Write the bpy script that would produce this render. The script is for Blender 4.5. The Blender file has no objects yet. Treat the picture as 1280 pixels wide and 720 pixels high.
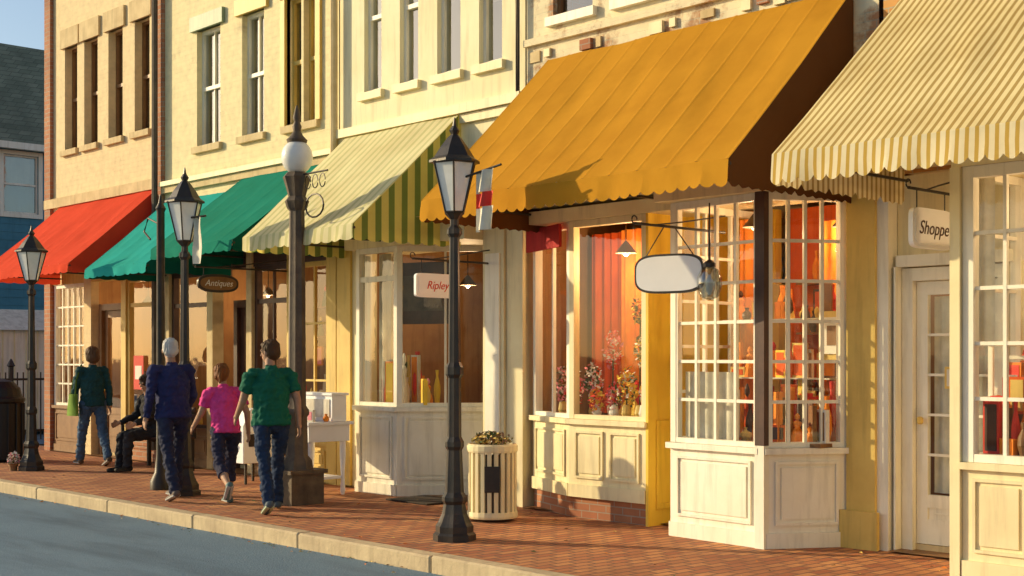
import bpy, bmesh, math, random
import numpy as np
from mathutils import Vector, Matrix, noise
random.seed(7)
scene = bpy.context.scene
R = math.radians

# ---------------------------------------------------------------- materials
def new_mat(name):
    m = bpy.data.materials.new(name); m.use_nodes = True
    nt = m.node_tree; nt.nodes.clear()
    out = nt.nodes.new('ShaderNodeOutputMaterial')
    return m, nt, out
def N(nt, t, **kw):
    n = nt.nodes.new(t)
    for k, v in kw.items():
        if k in n.inputs.keys(): n.inputs[k].default_value = v
        else: setattr(n, k, v)
    return n
def c4(c): return (c[0], c[1], c[2], 1.0)
def coords(nt, scale=(1,1,1)):
    tc = N(nt, 'ShaderNodeTexCoord'); mp = N(nt, 'ShaderNodeMapping')
    mp.inputs['Scale'].default_value = scale
    nt.links.new(tc.outputs['Object'], mp.inputs['Vector'])
    return mp.outputs['Vector']
def mixc(nt, fac, a, b, blend='MIX'):
    m = N(nt, 'ShaderNodeMix', data_type='RGBA', blend_type=blend)
    for sock, v in ((m.inputs[0], fac), (m.inputs[6], a), (m.inputs[7], b)):
        if isinstance(v, (int, float)): sock.default_value = v
        elif isinstance(v, tuple): sock.default_value = c4(v)
        else: nt.links.new(v, sock)
    return m.outputs[2]
def ramp(nt, fac, p0, p1):
    r = N(nt, 'ShaderNodeValToRGB')
    r.color_ramp.elements[0].position = p0; r.color_ramp.elements[1].position = p1
    nt.links.new(fac, r.inputs[0]); return r.outputs[0]
def noisetex(nt, vec, scale, detail=5, rough=.6):
    n = N(nt, 'ShaderNodeTexNoise'); n.inputs['Scale'].default_value = scale
    n.inputs['Detail'].default_value = detail; n.inputs['Roughness'].default_value = rough
    nt.links.new(vec, n.inputs['Vector']); return n.outputs['Fac']
def mat(name, col, rough=.7, dark=None, nscale=3, bump=.2, bscale=40, metal=0, streak=True, amt=(.35,.7), spec=.4):
    m, nt, out = new_mat(name)
    p = N(nt, 'ShaderNodeBsdfPrincipled', Roughness=rough, Metallic=metal)
    p.inputs['Specular IOR Level'].default_value = spec
    dark = dark or tuple(x*.72 for x in col)
    v = coords(nt)
    f = ramp(nt, noisetex(nt, v, nscale), amt[0], amt[1])
    c = mixc(nt, f, col, dark)
    if streak:
        v2 = coords(nt, (6, 6, .6)); f2 = ramp(nt, noisetex(nt, v2, 2.0), .5, .95)
        c = mixc(nt, f2, c, tuple(x*.6 for x in dark))
    nt.links.new(c, p.inputs['Base Color'])
    if bump:
        b = N(nt, 'ShaderNodeBump'); b.inputs['Strength'].default_value = bump; b.inputs['Distance'].default_value = .01
        nt.links.new(noisetex(nt, v, bscale), b.inputs['Height']); nt.links.new(b.outputs[0], p.inputs['Normal'])
    nt.links.new(p.outputs[0], out.inputs[0]); return m
def brick_mat(name, c1, c2, mortar, bw=.21, bh=.07, vertical=True, paint=None, paintamt=(.45,.6), ms=.006, dk=.55):
    m, nt, out = new_mat(name)
    p = N(nt, 'ShaderNodeBsdfPrincipled', Roughness=.85)
    tc = N(nt, 'ShaderNodeTexCoord'); sep = N(nt, 'ShaderNodeSeparateXYZ'); nt.links.new(tc.outputs['Object'], sep.inputs[0])
    comb = N(nt, 'ShaderNodeCombineXYZ')
    if vertical:
        ad = N(nt, 'ShaderNodeMath', operation='ADD'); nt.links.new(sep.outputs[0], ad.inputs[0]); nt.links.new(sep.outputs[1], ad.inputs[1])
        nt.links.new(ad.outputs[0], comb.inputs[0]); nt.links.new(sep.outputs[2], comb.inputs[1])
    else:
        nt.links.new(sep.outputs[1], comb.inputs[0]); nt.links.new(sep.outputs[0], comb.inputs[1])
    b = N(nt, 'ShaderNodeTexBrick')
    b.inputs['Scale'].default_value = 1; b.inputs['Brick Width'].default_value = bw; b.inputs['Row Height'].default_value = bh
    b.inputs['Mortar Size'].default_value = ms; b.inputs['Color1'].default_value = c4(c1); b.inputs['Color2'].default_value = c4(c2)
    b.inputs['Mortar'].default_value = c4(mortar); b.inputs['Bias'].default_value = 0
    nt.links.new(comb.outputs[0], b.inputs['Vector'])
    v = coords(nt)
    c = mixc(nt, ramp(nt, noisetex(nt, v, 1.3), .4, .85), b.outputs['Color'], tuple(x*dk for x in c1))
    h = b.outputs['Fac']
    if paint:
        f = ramp(nt, noisetex(nt, v, 2.2, 8, .7), paintamt[0], paintamt[1])
        pc = mixc(nt, ramp(nt, noisetex(nt, v, 9), .4, .8), paint, tuple(x*.78 for x in paint))
        mm = mixc(nt, .15, pc, b.outputs['Color'])
        c = mixc(nt, f, mm, c)
    nt.links.new(c, p.inputs['Base Color'])
    bp = N(nt, 'ShaderNodeBump', invert=True); bp.inputs['Strength'].default_value = .6; bp.inputs['Distance'].default_value = .006
    nt.links.new(h, bp.inputs['Height']); nt.links.new(bp.outputs[0], p.inputs['Normal'])
    nt.links.new(p.outputs[0], out.inputs[0]); return m
def cloth(name, c1, c2=None, width=.1, duty=.5, axis=0, trans=.25, phase=0.0):
    m, nt, out = new_mat(name)
    v = coords(nt)
    if c2:
        tc = N(nt, 'ShaderNodeTexCoord'); sep = N(nt, 'ShaderNodeSeparateXYZ'); nt.links.new(tc.outputs['Object'], sep.inputs[0])
        d = N(nt, 'ShaderNodeMath', operation='MULTIPLY_ADD'); nt.links.new(sep.outputs[axis], d.inputs[0])
        d.inputs[1].default_value = 1/width; d.inputs[2].default_value = 1000+phase
        fr = N(nt, 'ShaderNodeMath', operation='FRACT'); nt.links.new(d.outputs[0], fr.inputs[0])
        gt = N(nt, 'ShaderNodeMath', operation='GREATER_THAN'); nt.links.new(fr.outputs[0], gt.inputs[0]); gt.inputs[1].default_value = duty
        c = mixc(nt, gt.outputs[0], c1, c2)
    else:
        c = mixc(nt, 0.0, c1, c1)
    c = mixc(nt, ramp(nt, noisetex(nt, v, 1.6, 6, .65), .4, .85), c, (.78,.72,.62), 'MULTIPLY')
    p = N(nt, 'ShaderNodeBsdfPrincipled', Roughness=.9); p.inputs['Specular IOR Level'].default_value = .08
    tr = N(nt, 'ShaderNodeBsdfTranslucent'); mx = N(nt, 'ShaderNodeMixShader'); mx.inputs[0].default_value = trans
    nt.links.new(c, p.inputs['Base Color']); nt.links.new(c, tr.inputs['Color'])
    b = N(nt, 'ShaderNodeBump'); b.inputs['Strength'].default_value = .14; b.inputs['Distance'].default_value = .02
    nt.links.new(noisetex(nt, v, 6), b.inputs['Height']); nt.links.new(b.outputs[0], p.inputs['Normal'])
    nt.links.new(p.outputs[0], mx.inputs[1]); nt.links.new(tr.outputs[0], mx.inputs[2]); nt.links.new(mx.outputs[0], out.inputs[0])
    return m
def glass_mat(name, tint=(.93,.95,.94), base=.045, gain=.7):
    m, nt, out = new_mat(name)
    t = N(nt, 'ShaderNodeBsdfTransparent', Color=c4(tint)); g = N(nt, 'ShaderNodeBsdfGlossy', Roughness=.03)
    lw = N(nt, 'ShaderNodeLayerWeight', Blend=.5); pw = N(nt, 'ShaderNodeMath', operation='POWER'); pw.inputs[1].default_value=4
    nt.links.new(lw.outputs['Facing'], pw.inputs[0])
    ma = N(nt, 'ShaderNodeMath', operation='MULTIPLY_ADD'); nt.links.new(pw.outputs[0], ma.inputs[0]); ma.inputs[1].default_value=gain; ma.inputs[2].default_value=base
    mx = N(nt, 'ShaderNodeMixShader')
    b = N(nt, 'ShaderNodeBump'); b.inputs['Strength'].default_value = .08; b.inputs['Distance'].default_value = .02
    nt.links.new(noisetex(nt, coords(nt), 2.5, 2), b.inputs['Height']); nt.links.new(b.outputs[0], g.inputs['Normal'])
    nt.links.new(ma.outputs[0], mx.inputs[0]); nt.links.new(t.outputs[0], mx.inputs[1]); nt.links.new(g.outputs[0], mx.inputs[2])
    nt.links.new(mx.outputs[0], out.inputs[0]); return m

M = {}
M['stucco1'] = brick_mat('painted_tan_brick', (.5,.3,.18), (.55,.36,.2), (.4,.33,.22), paint=(.84,.68,.38), paintamt=(.62,.8))
M['stucco2'] = brick_mat('painted_cream_brick', (.6,.42,.22), (.6,.46,.26), (.45,.38,.25), paint=(.88,.77,.44), paintamt=(.6,.78))
M['stucco3'] = mat('cream_stucco', (.88,.81,.54), .8, (.80,.70,.42), 1.2, .15, 25)
M['stucco4'] = brick_mat('weathered_cream_brick', (.42,.2,.09), (.5,.28,.14), (.35,.28,.2), paint=(.88,.79,.52), paintamt=(.50,.62))
M['stucco5'] = brick_mat('orange_brick', (.62,.28,.07), (.7,.38,.12), (.5,.4,.25))
M['redbrick'] = brick_mat('red_brick', (.42,.15,.07), (.5,.22,.1), (.4,.33,.25))
M['stone'] = mat('tan_stone', (.70,.55,.30), .85, (.54,.40,.2), 4, .3)
M['white'] = mat('white_paint', (.9,.86,.72), .5, (.82,.76,.6), 2.5, .08, 60)
M['cream'] = mat('cream_paint', (.86,.76,.46), .55, (.77,.65,.37), 2.5, .08, 60)
M['yellow'] = mat('yellow_paint', (.9,.60,.06), .55, (.8,.5,.05), 2.5, .08, 60)
M['ochre'] = mat('ochre_paint', (.76,.54,.14), .55, (.64,.43,.10), 2.5, .08, 60)
M['green'] = mat('green_paint', (.33,.42,.26), .55, None, 3, .1)
M['darkwood'] = mat('dark_wood', (.09,.04,.025), .5, (.05,.02,.015), 5, .1)
M['brownwood'] = mat('brown_wood', (.28,.14,.05), .5, (.2,.09,.03), 5, .1)
M['iron'] = mat('black_iron', (.035,.033,.03), .42, (.06,.045,.035), 8, .15, 60, 0.3, False)
M['black'] = mat('black_plastic', (.014,.013,.013), .5, (.02,.018,.016), 8, .1, 60, 0, False)
M['bronze'] = mat('weathered_bronze', (.15,.11,.07), .6, (.07,.05,.04), 6, .3, 50, .2)
M['glass'] = glass_mat('shop_glass'); M['glassup'] = glass_mat('upper_glass', (.6,.65,.65), .2, .6)
M['milk'] = mat('frosted_glass', (.9,.89,.83), .25, (.78,.77,.7), 6, 0, 40, 0, False)
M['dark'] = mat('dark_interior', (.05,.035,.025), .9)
M['room'] = mat('room_plaster', (.40,.22,.09), .9, (.26,.12,.05), 1.5)
M['roomred'] = mat('room_red', (.75,.13,.02), .9, (.6,.08,.015), 3)
M['curtain'] = mat('curtain_white', (.8,.75,.62), .9, (.6,.55,.43), 6)
M['blind'] = mat('roller_blind', (.6,.55,.42), .9, (.45,.4,.3), 3)
M['roof'] = mat('roof_felt', (.07,.07,.07), .9)
M['kerb'] = mat('kerb_concrete', (.64,.51,.31), .9, (.42,.32,.2), 2.5, .6, 30)
M['teal'] = mat('blue_siding', (.07,.24,.33), .7, (.05,.19,.26), 2)
M['leaf'] = mat('leaves', (.08,.12,.03), .7, (.04,.06,.02), 12, 0, streak=False)
M['bark'] = mat('bark', (.12,.08,.05), .9)
M['signwhite'] = mat('sign_white', (.9,.9,.9), .6, (.85,.85,.85), 3, .03, streak=False)
M['red'] = mat('red_fabric', (.45,.02,.02), .8); M['pinkf'] = mat('pink_petal', (.9,.3,.35), .7, streak=False)
M['yelf'] = mat('yellow_petal', (.9,.6,.06), .7, streak=False); M['whif'] = mat('white_petal', (.9,.85,.75), .7, streak=False)
M['redf'] = mat('red_petal', (.75,.05,.03), .7, streak=False); M['blue'] = mat('blue_glaze', (.1,.2,.4), .3)
M['orange'] = mat('orange_cloth', (.86,.30,.03), .8, (.72,.17,.02), 5)

# ---------------------------------------------------------------- mesh builder
class MB:
    def __init__(s): s.v=[]; s.f=[]; s.m=[]; s.mats=[]
    def mi(s, m):
        m = M[m] if isinstance(m, str) else m
        if m not in s.mats: s.mats.append(m)
        return s.mats.index(m)
    def add(s, vs, fs, m):
        o=len(s.v); s.v += [tuple(v) for v in vs]; i=s.mi(m)
        for f in fs: s.f.append([o+k for k in f]); s.m.append(i)
    def box(s, x0,x1,y0,y1,z0,z1, m, fr=None):
        vs=[(x,y,z) for z in (z0,z1) for y in (y0,y1) for x in (x0,x1)]
        if fr: vs=[fr(*v) for v in vs]
        s.add(vs, [(0,1,3,2),(4,6,7,5),(0,4,5,1),(2,3,7,6),(0,2,6,4),(1,5,7,3)], m)
    def quad(s, a,b,c,d,m): s.add([a,b,c,d],[(0,1,2,3)],m)
    def lathe(s, prof, cx, cy, m, seg=20, flute=0, nfl=10, cap=True):
        vs=[]; fs=[]
        for r,z in prof:
            for k in range(seg):
                a=2*math.pi*k/seg; rr=r*(1+flute*math.cos(nfl*a))
                vs.append((cx+rr*math.cos(a), cy+rr*math.sin(a), z))
        for i in range(len(prof)-1):
            for k in range(seg):
                k2=(k+1)%seg; fs.append((i*seg+k,i*seg+k2,(i+1)*seg+k2,(i+1)*seg+k))
        if cap: fs.append(tuple(range(seg))); fs.append(tuple((len(prof)-1)*seg+k for k in range(seg)))
        s.add(vs,fs,m)
    def tube(s, pts, r, m, seg=8):
        pts=[Vector(p) for p in pts]; vs=[]; fs=[]
        rs = r if isinstance(r,(list,tuple)) else [r]*len(pts)
        for i,p in enumerate(pts):
            d=(pts[min(i+1,len(pts)-1)]-pts[max(i-1,0)]).normalized()
            a=d.cross(Vector((0,0,1))); a = a.normalized() if a.length>1e-3 else Vector((1,0,0)); b=d.cross(a).normalized()
            for k in range(seg):
                t=2*math.pi*k/seg; vs.append(p+(a*math.cos(t)+b*math.sin(t))*rs[i])
        for i in range(len(pts)-1):
            for k in range(seg):
                k2=(k+1)%seg; fs.append((i*seg+k,i*seg+k2,(i+1)*seg+k2,(i+1)*seg+k))
        fs.append(tuple(range(seg))); fs.append(tuple((len(pts)-1)*seg+k for k in range(seg)))
        s.add(vs,fs,m)
    def obj(s, name, parent=None, smooth=False, bevel=0, recalc=True):
        me=bpy.data.meshes.new(name); me.from_pydata(s.v,[],s.f)
        for m in s.mats: me.materials.append(m)
        me.polygons.foreach_set('material_index', s.m); me.update()
        if recalc:
            bm=bmesh.new(); bm.from_mesh(me); bmesh.ops.recalc_face_normals(bm, faces=bm.faces); bm.to_mesh(me); bm.free()
        if smooth:
            me.polygons.foreach_set('use_smooth',[True]*len(me.polygons)); me.set_sharp_from_angle(angle=R(38))
        ob=bpy.data.objects.new(name, me); scene.collection.objects.link(ob)
        if bevel:
            b=ob.modifiers.new('bevel','BEVEL'); b.width=bevel; b.segments=1; b.limit_method='ANGLE'
        if parent: attach(ob,parent)
        return ob
def attach(ob,parent):
    ob.parent=parent; ob.matrix_parent_inverse=Matrix.Translation(-parent.location)
def empty(name, loc=(0,0,0)):
    e=bpy.data.objects.new(name,None); e.location=loc; e.empty_display_size=.2; scene.collection.objects.link(e); return e
def frame(p0,p1):
    d=Vector((p1[0]-p0[0],p1[1]-p0[1])); L=d.length; d/=L; n=Vector((d.y,-d.x))
    f=lambda u,w,z:(p0[0]+d.x*u+n.x*w, p0[1]+d.y*u+n.y*w, z)
    return f,L
YF=9.25
F0=lambda u,w,z:(u, YF-w, z)

def wall(mb, u0,u1,z0,z1,holes,m,fr=F0,depth=.2,rev=None):
    us=sorted({u0,u1,*[h[0] for h in holes],*[h[1] for h in holes]}); zs=sorted({z0,z1,*[h[2] for h in holes],*[h[3] for h in holes]})
    for i in range(len(us)-1):
        for j in range(len(zs)-1):
            cu=(us[i]+us[i+1])/2; cz=(zs[j]+zs[j+1])/2
            if any(h[0]<cu<h[1] and h[2]<cz<h[3] for h in holes): continue
            mb.quad(fr(us[i],0,zs[j]),fr(us[i+1],0,zs[j]),fr(us[i+1],0,zs[j+1]),fr(us[i],0,zs[j+1]),m)
    for a,b,c,d in holes:
        for p,q in (((a,c),(b,c)),((b,c),(b,d)),((b,d),(a,d)),((a,d),(a,c))):
            mb.quad(fr(p[0],0,p[1]),fr(q[0],0,q[1]),fr(q[0],-depth,q[1]),fr(p[0],-depth,p[1]),rev or m)
def sash(mb, u0,u1,z0,z1, m='white', nx=1, nz=1, blind=0, fr=F0, back=.1, glass='glassup', bmat='blind'):
    w=.045; a,b=-back-.07,-back
    mb.box(u0,u0+w,a,b,z0,z1,m,fr); mb.box(u1-w,u1,a,b,z0,z1,m,fr)
    mb.box(u0+w,u1-w,a,b,z1-w,z1,m,fr); mb.box(u0+w,u1-w,a,b,z0,z0+w,m,fr)
    zm=(z0+z1)/2; mb.box(u0+w,u1-w,a+.01,b+.006,zm-.025,zm+.025,m,fr)
    for i in range(1,nx):
        u=u0+w+(u1-u0-2*w)*i/nx
        for q0,q1 in ((z0+w,zm-.025),(zm+.025,z1-w)): mb.box(u-.01,u+.01,a+.02,b-.012,q0,q1,m,fr)
    mb.quad(fr(u0+w,a+.03,z0+w),fr(u1-w,a+.03,z0+w),fr(u1-w,a+.03,z1-w),fr(u0+w,a+.03,z1-w),glass)
    if blind>0:
        zb=z1-(z1-z0)*blind
        mb.quad(fr(u0,a-.05,zb),fr(u1,a-.05,zb),fr(u1,a-.05,z1),fr(u0,a-.05,z1),bmat)
def shopfront(mb,p0,p1,zb,zt,nc,nr,m='white',bm=None,glass='glass',fw=.06,mw=.013,npan=1,zbot=0,transom=None):
    fr,L=frame(p0,p1); bm=bm or m
    mb.box(0,L,-.10,0,zbot,zb-.05,bm,fr)
    mb.box(-.015,L+.015,-.12,.045,zb-.05,zb-.002,bm,fr)
    mb.box(0.002,L-.002,.001,.022,zbot,zbot+.12,bm,fr)
    pw=(L-.08)/npan
    for i in range(npan):
        a=.04+i*pw+.04; b=.04+(i+1)*pw-.04; c,d=zbot+.18,zb-.11
        if b-a<.05: continue
        t=.022
        mb.box(a,b,.001,.018,c,c+t,bm,fr); mb.box(a,b,.001,.018,d-t,d,bm,fr)
        mb.box(a,a+t,.001,.018,c+t,d-t,bm,fr); mb.box(b-t,b,.001,.018,c+t,d-t,bm,fr)
        mb.box(a+.05,b-.05,.001,.012,c+.05,d-.05,bm,fr)
    mb.box(0,fw,-.08,0,zb,zt,m,fr); mb.box(L-fw,L,-.08,0,zb,zt,m,fr)
    mb.box(fw,L-fw,-.08,-.003,zt-fw,zt,m,fr); mb.box(fw,L-fw,-.08,-.003,zb,zb+fw*.7,m,fr)
    g0,g1,h0,h1=fw,L-fw,zb+fw*.7,zt-fw
    for i in range(1,nc):
        u=g0+(g1-g0)*i/nc; mb.box(u-mw,u+mw,-.055,-.02,h0,h1,m,fr)
    for j in range(1,nr):
        z=h0+(h1-h0)*j/nr; mb.box(g0,g1,-.052,-.023,z-mw,z+mw,m,fr)
    if transom: mb.box(g0,g1,-.06,-.015,transom-.03,transom+.03,m,fr)
    mb.quad(fr(g0,-.04,h0),fr(g1,-.04,h0),fr(g1,-.04,h1),fr(g0,-.04,h1),glass)
def door(mb,u0,u1,z1,m='white',fr=F0,back=.0,nx=3,nz=5,zl=.75,fm=None):
    fm=fm or m; b=-back
    mb.box(u0-.09,u0,b-.1,b+.03,0,z1+.1,fm,fr); mb.box(u1,u1+.09,b-.1,b+.03,0,z1+.1,fm,fr); mb.box(u0,u1,b-.1,b+.028,z1,z1+.1,fm,fr)
    mb.box(u0,u1,b-.12,b-.02,0,.06,'stone',fr)
    s=.1
    mb.box(u0+.005,u0+s,b-.07,b-.025,.065,z1-.005,m,fr); mb.box(u1-s,u1-.005,b-.07,b-.025,.065,z1-.005,m,fr)
    mb.box(u0+s,u1-s,b-.07,b-.027,z1-.11,z1-.005,m,fr); mb.box(u0+s,u1-s,b-.07,b-.027,.065,.26,m,fr); mb.box(u0+s,u1-s,b-.07,b-.027,zl-.1,zl,m,fr)
    mb.box(u0+s,u1-s,b-.06,b-.04,.26,zl-.1,m,fr); mb.box(u0+s+.05,u1-s-.05,b-.04,b-.03,.31,zl-.15,m,fr)
    for i in range(1,nx):
        u=u0+s+(u1-u0-2*s)*i/nx; mb.box(u-.01,u+.01,b-.06,b-.03,zl,z1-.11,m,fr)
    for j in range(1,nz):
        z=zl+(z1-.11-zl)*j/nz; mb.box(u0+s,u1-s,b-.058,b-.032,z-.01,z+.01,m,fr)
    mb.quad(fr(u0+s,b-.045,zl),fr(u1-s,b-.045,zl),fr(u1-s,b-.045,z1-.11),fr(u0+s,b-.045,z1-.11),'glass')
    mb.lathe([(.012,1.0),(.025,1.01),(.025,1.05),(.012,1.06)],*fr(u0+.06,b+.02,0)[:2],'ochre',8)
def room(mb,x0,x1,wallm='room',y0=YF+.16,y1=YF+2.6,zt=2.98):
    mb.quad((x0,y1,0),(x1,y1,0),(x1,y1,zt),(x0,y1,zt),wallm)
    mb.quad((x0,y0,0),(x0,y1,0),(x0,y1,zt),(x0,y0,zt),wallm); mb.quad((x1,y0,0),(x1,y1,0),(x1,y1,zt),(x1,y0,zt),wallm)
    mb.quad((x0,8.6,zt),(x1,8.6,zt),(x1,y1,zt),(x0,y1,zt),'cream')
    mb.quad((x0,YF-.1,.015),(x1,YF-.1,.015),(x1,y1,.015),(x0,y1,.015),'brownwood')
    x=x0+.25; k=0
    while x+.7<x1:
        for z in (.5,.95,1.4,1.85,2.3):
            mb.box(x,x+.66,y1-.3,y1-.02,z-.025,z,'brownwood')
            goods(mb,x+.05,x+.6,y1-.25,y1-.08,z,7,int(x*100)+int(z*10)+k,.33)
        x+=.85; k+=1
def goods(mb,x0,x1,y0,y1,z,n,seed,hmax=.3,warm=False):
    rd=random.Random(seed); cols=['orange','redf','yelf','whif','blue','orange','ochre','pinkf','leaf','curtain','ochre','redf']
    if warm: cols=['orange','orange','redf','brownwood','ochre','yelf','whif','roomred','brownwood','darkwood','orange']
    for i in range(n):
        x=rd.uniform(x0,x1); y=rd.uniform(y0,y1); h=rd.uniform(.08,hmax); c=rd.choice(cols); t=rd.random()
        if t<.4:
            r=rd.uniform(.025,.06)
            mb.lathe([(r*.6,z),(r,z+h*.3),(r*.9,z+h*.55),(r*.35,z+h*.8),(r*.5,z+h)],x,y,c,12)
        elif t<.6:   # figurine: skirted body, shoulders, head
            r=min(.06,h*.28)
            mb.lathe([(r,z),(r*.8,z+h*.3),(r*.4,z+h*.5),(r*.6,z+h*.68),(r*.2,z+h*.76)],x,y,c,10)
            mb.lathe([(r*.1,z+h*.76),(r*.36,z+h*.82),(r*.38,z+h*.9),(r*.1,z+h)],x,y,rd.choice(cols),8)
        else:
            w=rd.uniform(.03,.08); a=rd.uniform(-.5,.5); ca,sa=math.cos(a),math.sin(a)
            f=lambda u,v,zz:(x+u*ca-v*sa,y+u*sa+v*ca,zz)
            mb.box(-w,w,-.02,.02,z,z+h,c,f)
            if w>.045: mb.box(-w+.015,w-.015,-.024,-.0205,z+.02,z+h-.02,rd.choice(cols),f)
def back_upper(mb,x0,x1,H):
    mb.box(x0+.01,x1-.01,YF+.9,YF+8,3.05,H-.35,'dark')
    mb.box(x0+.006,x0+.2,YF+.21,YF+8.1,3.05,H-.05,'redbrick'); mb.box(x1-.2,x1-.006,YF+.21,YF+8.1,3.05,H-.05,'redbrick')
    mb.box(x0+.2,x1-.2,YF+.21,YF+8.05,H-.35,H-.25,'roof')
    mb.box(x0+.006,x1-.006,YF+2.75,YF+8.1,0,3.04,'redbrick')
    mb.box(x0+.2,x1-.2,YF+.21,YF+2.7,3.0,3.04,'cream')
def lintel(mb,a,b,z,m,h=.16,o=.08,t=.035): mb.box(a-o,b+o,-.05,t,z,z+h,m,F0)
def sill(mb,a,b,z,m): mb.box(a-.06,b+.06,-.1,.06,z-.09,z,m,F0)
def shop_lamp(parent,x,y,z,power):
    mb=MB(); mb.lathe([(.006,2.97),(.006,z+.14),(.02,z+.13),(.1,z+.03),(.105,z+.02)],x,y,'bronze',14,cap=False); mb.lathe([(.01,z-.01),(.03,z+.01),(.035,z+.04),(.015,z+.08)],x,y,'milk',10)
    mb.obj('pendant_shade',parent)
    l=bpy.data.lights.new('shop_lamp','POINT'); l.energy=power; l.color=(1,.66,.34); l.shadow_soft_size=.06
    o=bpy.data.objects.new('pendant_light',l); scene.collection.objects.link(o); o.location=(x,y,z-.06); attach(o,parent)
def drape(mb,xa,xb,yy,z0,z1,mm,fold=30,amp=.025):
    n=max(12,int((xb-xa)*90)); vs=[];fs=[]
    for i in range(n+1):
        u=i/n; x=xa+(xb-xa)*u; y=yy+amp*math.sin(u*fold+.6*math.sin(u*fold*.37)); vs+=[(x,y,z0),(x,y,z1)]
    for i in range(n): fs.append((2*i,2*i+2,2*i+3,2*i+1))
    mb.add(vs,fs,mm)

# ================================================================ BUILDINGS
B=empty('tan_brick_building',(-19.2,YF,0)); x0,x1=-21.15,-17.45; H=8.8
mb=MB(); wins=[(-20.5,-20.05),(-19.8,-19.33),(-18.97,-18.5),(-18.12,-17.66)]
wall(mb,x0,x1,2.95,H,[(a,b,4.85,6.5) for a,b in wins],'stucco1',depth=.22)
for a,b in wins: lintel(mb,a,b,6.5,'stone',.3,.1,.04); sill(mb,a,b,4.85,'stone')
mb.box(x0,x1,.001,.07,3.95,4.1,'stone',F0); mb.box(x0,x1,.0,.25,H-.3,H,'stone',F0); mb.box(x0,x1,.0,.14,H-.6,H-.31,'stucco1',F0)
mb.box(x0,x0+.22,-.15,.06,0,H-.65,'redbrick',F0); mb.box(x1-.001,x1+.25,-.2,.045,0,H-.1,'redbrick',F0)
back_upper(mb,x0,x1,H); mb.obj('walls',B)
mb=MB()
for i,(a,b) in enumerate(wins): sash(mb,a,b,4.85,6.5,'brownwood',1,1,[.5,.3,.6,.4][i],back=.12)
mb.obj('windows',B)
mb=MB()
shopfront(mb,(-20.9,YF),(-19.75,YF),.75,2.7,5,6,'white','brownwood')
mb.box(-19.75,-19.5,-.1,.03,0,2.95,'stucco1',F0); door(mb,-19.35,-18.65,2.25,'brownwood',back=.1,nx=1,nz=1)
mb.box(-18.5,-18.35,-.1,.03,0,2.95,'ochre',F0); shopfront(mb,(-18.35,YF),(-17.5,YF),.6,2.7,1,1,'ochre','redbrick',transom=2.3)
mb.box(-20.9,-17.46,-.1,.02,2.7,2.95,'ochre',F0); mb.box(-18.15,-17.85,-.005,.0,1.05,1.55,'redf',F0); mb.box(-18.1,-17.9,.001,.004,1.2,1.4,'whif',F0)
room(mb,x0+.2,x1,'room'); goods(mb,-20.8,-17.6,YF+.25,YF+.6,.62,24,3,.7); mb.obj('shopfront',B)
shop_lamp(B,-19.9,10.4,2.4,25); shop_lamp(B,-18.2,10.4,2.4,25)
# ---- B2
B=empty('cream_brick_building',(-15,YF,0)); x0,x1=-17.2,-12.95; H=8.3
mb=MB(); wins=[(-16.3,-15.68),(-15.13,-14.6),(-14.07,-13.75),(-13.7,-13.4)]
wall(mb,x0,x1,2.95,H,[(a,b,4.42,6.02) for a,b in wins],'stucco2',depth=.2)
for i,(a,b) in enumerate(wins[:2]): lintel(mb,a,b,6.02,'green' if i==0 else 'ochre',.2,.12,.05); sill(mb,a,b,4.42,'stone')
lintel(mb,-14.07,-13.4,6.02,'ochre',.2,.1,.05); sill(mb,-14.07,-13.4,4.42,'stone'); mb.box(-14.17,-14.07,-.05,.04,4.42,6.02,'ochre',F0); mb.box(-13.4,-13.3,-.05,.04,4.42,6.02,'ochre',F0)
mb.box(x0,x1,.001,.06,3.86,3.95,'stone',F0); mb.box(x0,x1,.0,.1,3.955,4.02,'cream',F0)
mb.box(x0,x1,0,.28,H-.35,H,'cream',F0)
for k in range(12):
    u=x0+.2+k*.35; mb.box(u,u+.12,.001,.2,H-.6,H-.352,'cream',F0)
back_upper(mb,x0,x1,H); mb.obj('walls',B)
mb=MB()
for i,(a,b) in enumerate(wins): sash(mb,a,b,4.42,6.02,['white','white','ochre','ochre'][i],2 if i<2 else 1,1,[.45,.5,.3,.3][i],back=.08)
mb.obj('windows',B)
mb=MB()
for a,b in ((-17.2,-17.0),(-15.95,-15.8),(-14.95,-14.82),(-14.0,-13.85),(-13.15,-12.95)): mb.box(a,b,-.12,.05,0,2.95,'ochre' if a>-14.1 else 'stone',F0)
shopfront(mb,(-17.0,YF),(-15.95,YF),.55,2.7,1,1,'darkwood','brownwood',transom=2.25)
door(mb,-15.7,-15.05,2.2,'darkwood',back=.3,nx=1,nz=1)
shopfront(mb,(-14.82,YF),(-14.0,YF),.5,2.7,2,1,'darkwood','brownwood',transom=2.25)
shopfront(mb,(-13.85,YF),(-13.15,YF),.5,2.7,2,3,'ochre','ochre')
mb.box(-17.0,-13.15,-.12,.02,2.7,2.95,'darkwood',F0)
room(mb,x0+.1,x1-.1,'room'); goods(mb,-16.9,-13.2,YF+.25,YF+.7,.5,36,5,.8); mb.obj('shopfront',B)
shop_lamp(B,-16.3,10.4,2.4,22); shop_lamp(B,-14.2,10.3,2.4,25)
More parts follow.
